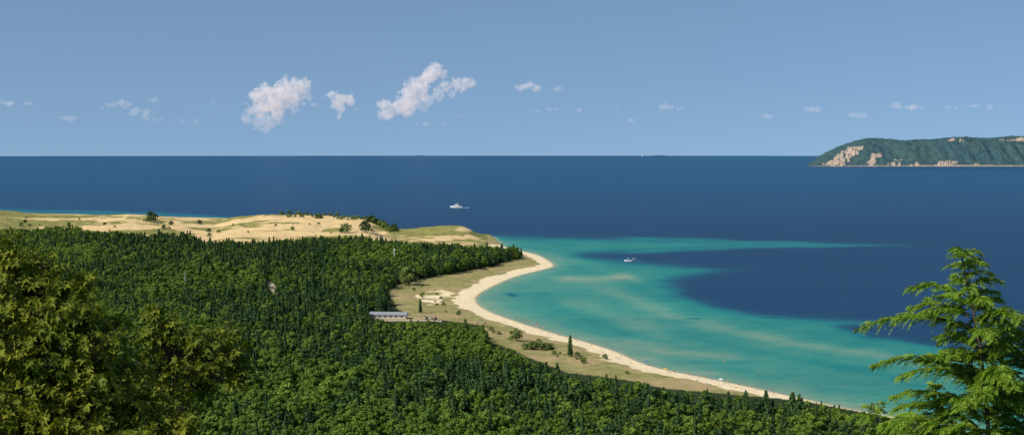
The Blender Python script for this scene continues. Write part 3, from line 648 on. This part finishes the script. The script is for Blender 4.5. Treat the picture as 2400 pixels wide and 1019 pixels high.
def runabout(loc,rz,L,label):
    e=empty('motorboat',loc); e.rotation_euler=(0,0,rz)
    b=MB(); b.loft(hullrings(L,2.2,.9)); b.obj('hull',M_white,e)
    b=MB(); b.box((.4,0,1.35),(1.5,1.6,.7),.7); b.obj('windshield',M_glass,e)
    b=MB(); b.box((-.3,0,2.5),(2.4,1.9,.12)); 
    for a_ in (-1.3,.7):
        for c_ in (-.8,.8): b.tube([(a_,c_,.9),(a_,c_,2.5)],[.04,.04],5)
    b.obj('canopy',M_white,e)
    b=MB(); b.box((-L/2-.25,0,.9),(.45,.4,1.),.8); b.obj('outboard_motor',M_glass,e)
    for s_ in (-.5,.5):
        b=MB(); b.box((-1.3,s_,1.1),(.6,.5,.6),.9); b.obj('seat',M_navy,e)
    top(e,label,'boat'); return e
X1,Y1=gp(1471,612); runabout((X1,Y1,curv(X1,Y1)+.1),math.radians(165),6.4,'white motorboat with canopy anchored in shallow water')
X1,Y1=gp(1486,611); runabout((X1,Y1,curv(X1,Y1)+.1),math.radians(20),6.0,'second white motorboat moored alongside another boat')
M_ship=plain('ship_hull_paint',(.10,.17,.27),.6,.1); M_shipw=plain('ship_house_paint',(.4,.42,.48),.6,.1)
def ship(u_,L,label,mt,deep=30000.,Hh=9):
    xx=(u_-1200)/F*deep; e=empty('cargo_ship',(xx,deep,curv(xx,deep))); 
    b=MB(); b.loft(hullrings(L,22,Hh)); b.obj('hull',mt,e); b=MB(); b.box((-L*.38,0,Hh+9),(L*.10,18,20),.9); b.box((-L*.38,0,Hh+22),(6,6,8),.8); b.box((L*.4,0,Hh+5),(8,14,8),.9); b.obj('deckhouse',M_shipw,e)
    b=MB(); b.tube([(L*.1,0,Hh),(L*.1,0,Hh+16)],[1.2,.8],6); b.tube([(L*.25,0,Hh),(L*.25,0,Hh+16)],[1.2,.8],6); b.obj('mast',M_grey,e); top(e,label,'ship')
ship(1545,250,'dark long freighter on the horizon',M_ship,30000.,12); ship(985,200,'faint freighter on the far horizon',M_ship,36500.,8)
xx=(1506-1200)/F*29000; e=empty('lighthouse',(xx,29000,curv(xx,29000)))
b=MB(); b.tube([(0,0,0),(0,0,10)],[22,20],10); b.obj('base',M_shipw,e)
b=MB(); b.tube([(0,0,10),(0,0,38)],[9,6],10); b.obj('tower',M_white,e); b=MB(); b.tube([(0,0,38),(0,0,42),(0,0,47)],[5,5,1],10); b.obj('lantern_room',M_glass,e); top(e,'white offshore light tower on a round crib','lighthouse')
xx,yb_=gp(2021,391.5); e=empty('navigation_beacon',(xx,yb_,curv(xx,yb_)))
b=MB(); b.tube([(0,0,-1),(0,0,3)],[8,7.5],10); b.obj('base',M_ship,e); b=MB(); b.tube([(0,0,3),(0,0,12),(0,0,15)],[3.2,2.6,.4],8); b.obj('tower',M_ship,e); top(e,'dark beacon tower on a low round crib','beacon')
# ================================================================== BUILDINGS, ROAD, CARS, MAST
M_roof=plain('grey_roof',(.24,.26,.29),.6,.12,2); M_wall=plain('weathered_clapboard',(.46,.44,.40),.7,.06); M_red=plain('red_paint',(.30,.07,.05),.6,.1); M_asph=plain('pale_asphalt',(.40,.33,.24),.95,.15,.3,.1); M_shed=plain('white_shed_paint',(.78,.77,.74),.6,.04)
def house(name,u_,v_,L,W,h,rh,rz,label,cat,wins=6,wm_=None,rm_=None):
    xx,yy_=gp(u_,v_); 
    for _ in range(5): zz_=hz(xx,yy_); yy_=(H-zz_)*F/(v_-V0); xx=(u_-1200)/F*yy_
    e=empty(name,(xx,yy_+W/2,zz_)); e.rotation_euler=(0,0,rz)
    b=MB(); b.box((0,0,h/2-.3),(L,W,h+.6)); q=len(b.v)
    b.v+=[(-L/2,-W/2,h),(-L/2,W/2,h),(-L/2,0,h+rh*.94),(L/2,-W/2,h),(L/2,W/2,h),(L/2,0,h+rh*.94)]; b.f+=[[q,q+2,q+1],[q+3,q+4,q+5]]; b.obj('wall',wm_ or M_wall,e)
    b=MB(); o_=.5; th=.15
    for s_ in (-1,1):
        q=len(b.v); b.v+=[(-L/2-o_,s_*(W/2+o_),h-.15),(L/2+o_,s_*(W/2+o_),h-.15),(L/2+o_,0,h+rh),(-L/2-o_,0,h+rh),(-L/2-o_,s_*(W/2+o_),h-.15+th),(L/2+o_,s_*(W/2+o_),h-.15+th),(L/2+o_,0,h+rh+th),(-L/2-o_,0,h+rh+th)]
        b.f+=[[q,q+1,q+2,q+3],[q+4,q+7,q+6,q+5],[q,q+4,q+5,q+1],[q,q+3,q+7,q+4],[q+1,q+5,q+6,q+2]]
    b.obj('roof',rm_ or M_roof,e)
    for i in range(wins):
        xw=-L/2+L*(i+.8)/(wins+.6)
        b=MB(); b.box((xw,-W/2-.03,h*.58),(1.1,.06,1.0)); b.obj('window',M_glass,e)
    b=MB(); b.box((-L/2+1.2,-W/2-.03,1.05),(1.3,.07,2.1)); b.obj('door',M_red,e)
    top(e,label,cat); return e
hb=house('lodge_building',910,746,23,6,2.3,1.5,math.radians(-4),'long low building with grey roof and pale walls','building')
b=MB(); b.box((-11.62,0,1.1),(.06,4.5,2.0)); b.obj('garage_door',M_red,hb)
house('shed',703,698,4,3.2,2.2,.8,.3,'small white shed in a forest clearing','shed',1,M_shed,M_shed)
def ribbon(ptsuv,wd,name,mat,label):
    P_=[]
    for u_,v_ in ptsuv:
        xx,yy_=gp(u_,v_)
        for _ in range(5): zz_=hz(xx,yy_); yy_=(H-zz_)*F/(v_-V0); xx=(u_-1200)/F*yy_
        P_.append((xx,yy_))
    P_=catmull(P_,8); b=MB()
    for i,(a_,c_) in enumerate(P_):
        a2,c2=P_[min(i+1,len(P_)-1)]; a1,c1=P_[max(i-1,0)]; d_=Vector((a2-a1,c2-c1,0)).normalized(); n_=Vector((-d_.y,d_.x,0))
        for s_ in (-1,-.3,.3,1): 
            q=Vector((a_,c_,0))+n_*wd/2*s_; b.v.append((q.x,q.y,hz(q.x,q.y)+.12))
    for i in range(len(P_)-1):
        for j in range(3): b.f.append([i*4+j,i*4+j+1,i*4+j+5,i*4+j+4])
    o=b.obj(name,mat); top(o,label,'road',kind='structure')
ribbon([(606,654),(622,662),(640,674),(655,688)],10,'road',M_asph,'pale forest road in a clearing')
ribbon([(840,747),(900,750),(960,751),(1035,752)],9,'driveway',M_asph,'pale gravel drive beside the building')
carc=[(.03,.04,.06),(.5,.5,.52),(.02,.02,.025),(.28,.03,.03)]
M_tyre=plain('tyre_rubber',(.02,.02,.02),.9,.1)
for i,(u_,v_) in enumerate(((998,747.5),(1010,748),(1021,748.5),(872,749))):
    xx,yy_=gp(u_,v_); 
    for _ in range(5): zz_=hz(xx,yy_); yy_=(H-zz_)*F/(v_-V0); xx=(u_-1200)/F*yy_
    e=empty('parked_car',(xx,yy_,hz(xx,yy_)+.15)); e.rotation_euler=(0,0,1.2+.2*i)
    mp=plain('car_paint',carc[i],.3,.03,1,.5)
    b=MB(); sect=[(-2.2,.45,.75,.8),(-2.1,.35,.95,.86),(-1.3,.3,1.0,.9),(1.0,.3,.98,.9),(2.0,.35,.82,.84),(2.2,.45,.65,.76)]
    b.loft([[(x_,-w_,lo),(x_,-w_,hi-.1),(x_,-w_*.85,hi),(x_,w_*.85,hi),(x_,w_,hi-.1),(x_,w_,lo)] for x_,lo,hi,w_ in sect]); b.obj('body',mp,e)
    b=MB(); b.loft([[(-1.9+.0,-.76,.97),(-1.9,.76,.97),(1.05,.76,.97),(1.05,-.76,.97)],[(-1.4,-.62,1.45),(-1.4,.62,1.45),(.35,.62,1.45),(.35,-.62,1.45)]]); b.obj('window',M_glass,e)
    b=MB(); b.box((-.5,0,1.475),(1.75,1.22,.05),.95); b.obj('roof',mp,e)
    for xx_ in (-1.35,1.35):
        for s_ in (-.82,.82):
            b=MB(); b.tube([(xx_,s_-.1,.33),(xx_,s_+.1,.33)],[.33,.33],14); b.obj('wheel',M_tyre,e)
    top(e,['dark blue car parked beside the drive','silver car parked beside the drive','black car parked beside the drive','red car parked by the low building'][i],'car','cars parked near the building')
xx,yy_=gp(924,640); L0=Vector((xx,yy_,hz(xx,yy_)))
e=empty('light_mast',L0); b=MB(); b.tube([(0,0,-.5),(0,0,17)],[.38,.28],8); b.obj('pole',M_white,e); b=MB(); b.box((0,0,17.5),(1.5,1.,1.2),.7); b.tube([(-.8,0,17),(.8,0,17)],[.1,.1],6); b.obj('lamp_head',M_white,e); top(e,'tall white mast rising above the trees','mast')
M_dead=plain('bleached_wood',(.42,.38,.33),.9,.2)
xx,yy_=gp(433,688); e=empty('dead_tree',(xx,yy_,hz(xx,yy_))); b=MB(); b.tube([(0,0,-.5),(.1,0,7),(0,.2,14)],[.4,.3,.08],7)
for i in range(7): a_=i*2.3; b.tube([(0,0,6+i),(math.cos(a_)*.9,math.sin(a_)*.9,6.8+i),(math.cos(a_)*1.4,math.sin(a_)*1.4,8+i)],[.12,.08,.03],5)
b.obj('trunk',M_dead,e); top(e,'bleached bare dead tree among green trees','dead tree')
# ================================================================== PEOPLE
def skin(name,J,E,Rr,mat):
    me=bpy.data.meshes.new(name); me.from_pydata(J,E,[]); o=bpy.data.objects.new(name,me); COL.objects.link(o)
    md=o.modifiers.new('s','SKIN'); 
    if not me.skin_vertices: 
        bm=bmesh.new(); bm.from_mesh(me); bm.verts.layers.skin.verify(); bm.to_mesh(me); bm.free()
    for i,r_ in enumerate(Rr): me.skin_vertices[0].data[i].radius=(r_,r_); 
    me.skin_vertices[0].data[0].use_root=True
    s_=o.modifiers.new('u','SUBSURF'); s_.levels=1
    dg=bpy.context.evaluated_depsgraph_get(); m2=bpy.data.meshes.new_from_object(o.evaluated_get(dg)); bpy.data.objects.remove(o); m2.name=name; m2.materials.clear(); m2.materials.append(mat); return m2
M_skin=plain('skin',(.48,.29,.20),.6,.08)
E0=[(0,1),(1,2),(2,3),(3,4),(2,5),(5,6),(6,7),(2,8),(8,9),(9,10),(0,11),(11,12),(12,13),(13,14),(0,15),(15,16),(16,17),(17,18)]
Rr=[.13,.12,.13,.055,.10,.06,.042,.032,.06,.042,.032,.09,.06,.04,.035,.09,.06,.04,.035]
stand=[(0,0,.95),(0,0,1.15),(0,0,1.38),(0,0,1.52),(0,0,1.68),(.19,0,1.4),(.26,0,1.12),(.28,.08,.86),(-.19,0,1.4),(-.26,0,1.12),(-.28,.08,.86),(.1,0,.88),(.11,.02,.48),(.12,0,.08),(.12,.16,.04),(-.1,0,.88),(-.11,.02,.48),(-.12,0,.08),(-.12,.16,.04)]
walk=[(0,0,.94),(0,.01,1.15),(0,.03,1.38),(0,.05,1.52),(0,.06,1.67),(.19,.03,1.4),(.24,.15,1.15),(.22,.33,.98),(-.19,.03,1.4),(-.25,-.12,1.15),(-.26,-.2,.9),(.1,0,.88),(.11,.22,.5),(.11,.3,.09),(.11,.45,.06),(-.1,0,.88),(-.11,-.08,.48),(-.12,-.35,.14),(-.12,-.25,.04)]
sit=[(0,0,.14),(0,-.06,.34),(0,-.08,.56),(0,-.06,.7),(0,-.04,.86),(.19,-.07,.58),(.27,.02,.34),(.22,.25,.4),(-.19,-.07,.58),(-.27,.02,.34),(-.22,.25,.4),(.1,.04,.14),(.13,.38,.42),(.13,.62,.08),(.13,.78,.05),(-.1,.04,.14),(-.13,.38,.42),(-.13,.62,.08),(-.13,.78,.05)]
bodies=[]
for nm_,J in (('standing',stand),('walking',walk),('sitting',sit)):
    r2=list(Rr); r2[4]=.105; bodies.append(skin('body',J,E0,r2,M_skin))
cloths=[plain('cloth',c_,.9,.1) for c_ in ((.5,.05,.05),(.05,.12,.4),(.75,.75,.72),(.03,.03,.04),(.6,.4,.06),(.05,.3,.25))]
cn=['red','blue','white','black','yellow','teal']
def clothes(J,mat,shirt):
    idx=[0,11,15]+([1,2] if shirt else []); rad=[.15,.105,.105]+([.135,.145] if shirt else [])
    Js=[J[i] for i in idx]; kn=[tuple(J[11][q]*.5+J[12][q]*.5 for q in range(3)),tuple(J[15][q]*.5+J[16][q]*.5 for q in range(3))]
    Js+=kn; rad+=[.09,.09]; n_=len(idx); Ed=[(0,1),(0,2),(1,n_),(2,n_+1)]+([(0,3),(3,4)] if shirt else [])
    return skin('clothing',Js,Ed,rad,mat)
hairm=plain('hair',(.05,.03,.02),.8,.2)
CL={}
for pi,J in enumerate((stand,walk,sit)):
    for ci in range(6): CL[(pi,ci)]=clothes(J,cloths[ci],ci%2==0)
HR=[]
for J in (stand,walk,sit):
    q=J[4]; HR.append(skin('hair',[(q[0],q[1]-.03,q[2]+.05),(q[0],q[1]-.07,q[2]-.02)],[(0,1)],[.1,.08],hairm))
def onbeach(u_,v_):
    xx,yy_=gp(u_,v_)
    for _ in range(4): zz_=hz(xx,yy_); yy_=(H-zz_)*F/(v_-V0); xx=(u_-1200)/F*yy_
    return xx,yy_,zz_
def person(u_,v_,pi,ci):
    xx,yy_,zz_=onbeach(u_,v_); zz_=max(zz_,curv(xx,yy_)-.25)
    e=empty('person',(xx,yy_,zz_)); e.rotation_euler=(0,0,random.random()*6)
    for nm_,mm in (('body',bodies[pi]),('clothing',CL[(pi,ci)]),('hair',HR[pi])):
        o=bpy.data.objects.new(nm_,mm); COL.objects.link(o); o.parent=e
    top(e,['person standing on the beach in %s swimwear','person walking along the sand in %s swimwear','person sitting on the sand in %s swimwear'][pi]%cn[ci],'person','people on the beach')
ppl=[(1150,708),(1173,730),(1190,739),(1205,745),(1218,750),(1228,755),(1236,757),(1250,762),(1262,768),(1275,774),(1292,779),(1130,690),(1144,681),(1247,765),(1270,770),(1232,751),(1285,783),(1310,786),(1350,800),(1385,812),(1413,830),(1455,838),(1480,850),(1600,880),(1622,882),(1636,884),(1652,888),(1668,890),(1690,895),(1706,898),(1732,905),(1744,903),(1775,913),(1803,916),(1812,925),(1860,934),(1640,888),(1612,878),(1580,874),(1215,660),(1190,662),(1275,622),(1697,858),(1777,886)]
for i,(u_,v_) in enumerate(ppl): person(u_,v_,[0,1,2,0,1][i%5] if i<42 else 0,random.randrange(6))
for i,(u_,v_) in enumerate(((1514,855),(1258,767),(1690,897),(1205,747),(1560,872))):
    xx,yy_,zz_=onbeach(u_,v_); e=empty('beach_umbrella',(xx,yy_,zz_)); b=MB(); b.tube([(0,0,-.2),(0,0,2.1)],[.025,.025],6); b.obj('pole',M_white,e)
    b=MB(); rr_=[]
    for r_,z_ in ((1.1,1.75),(.85,1.95),(.45,2.12),(.03,2.2)): rr_.append([(r_*math.cos(a_*math.pi/4)*(1),r_*math.sin(a_*math.pi/4),z_) for a_ in range(8)])
    b.loft(rr_,False); b.obj('canopy',cloths[[1,0,2,5,4][i]],e); top(e,'%s beach umbrella planted in the sand'%['blue','red','white','teal','yellow'][i],'beach umbrella','umbrellas on the beach')
for i in range(14):
    u_,v_=ppl[(i*3)%38]; xx,yy_,zz_=onbeach(u_-6,v_+2.2)
    if float(pdist(np.array([xx]),np.array([yy_]),shline)[0])<2: continue
    b=MB(); n_=5
    a_=random.random()*3
    for iy_ in range(2):
        for ix_ in range(n_):
            lx=-1+2*ix_/(n_-1); ly=-.45+.9*iy_; qx=xx+lx*math.cos(a_)-ly*math.sin(a_); qy=yy_+lx*math.sin(a_)+ly*math.cos(a_); b.v.append((qx,qy,hz(qx,qy)+.05+.02*math.sin(ix_*2)))
    for ix_ in range(n_-1): b.f.append([ix_,ix_+1,n_+ix_+1,n_+ix_])
    ci=random.randrange(6); o=b.obj('beach_towel',cloths[ci]); top(o,'%s towel spread on the sand'%cn[ci],'towel','towels on the beach')
print('done',len(bpy.data.objects))
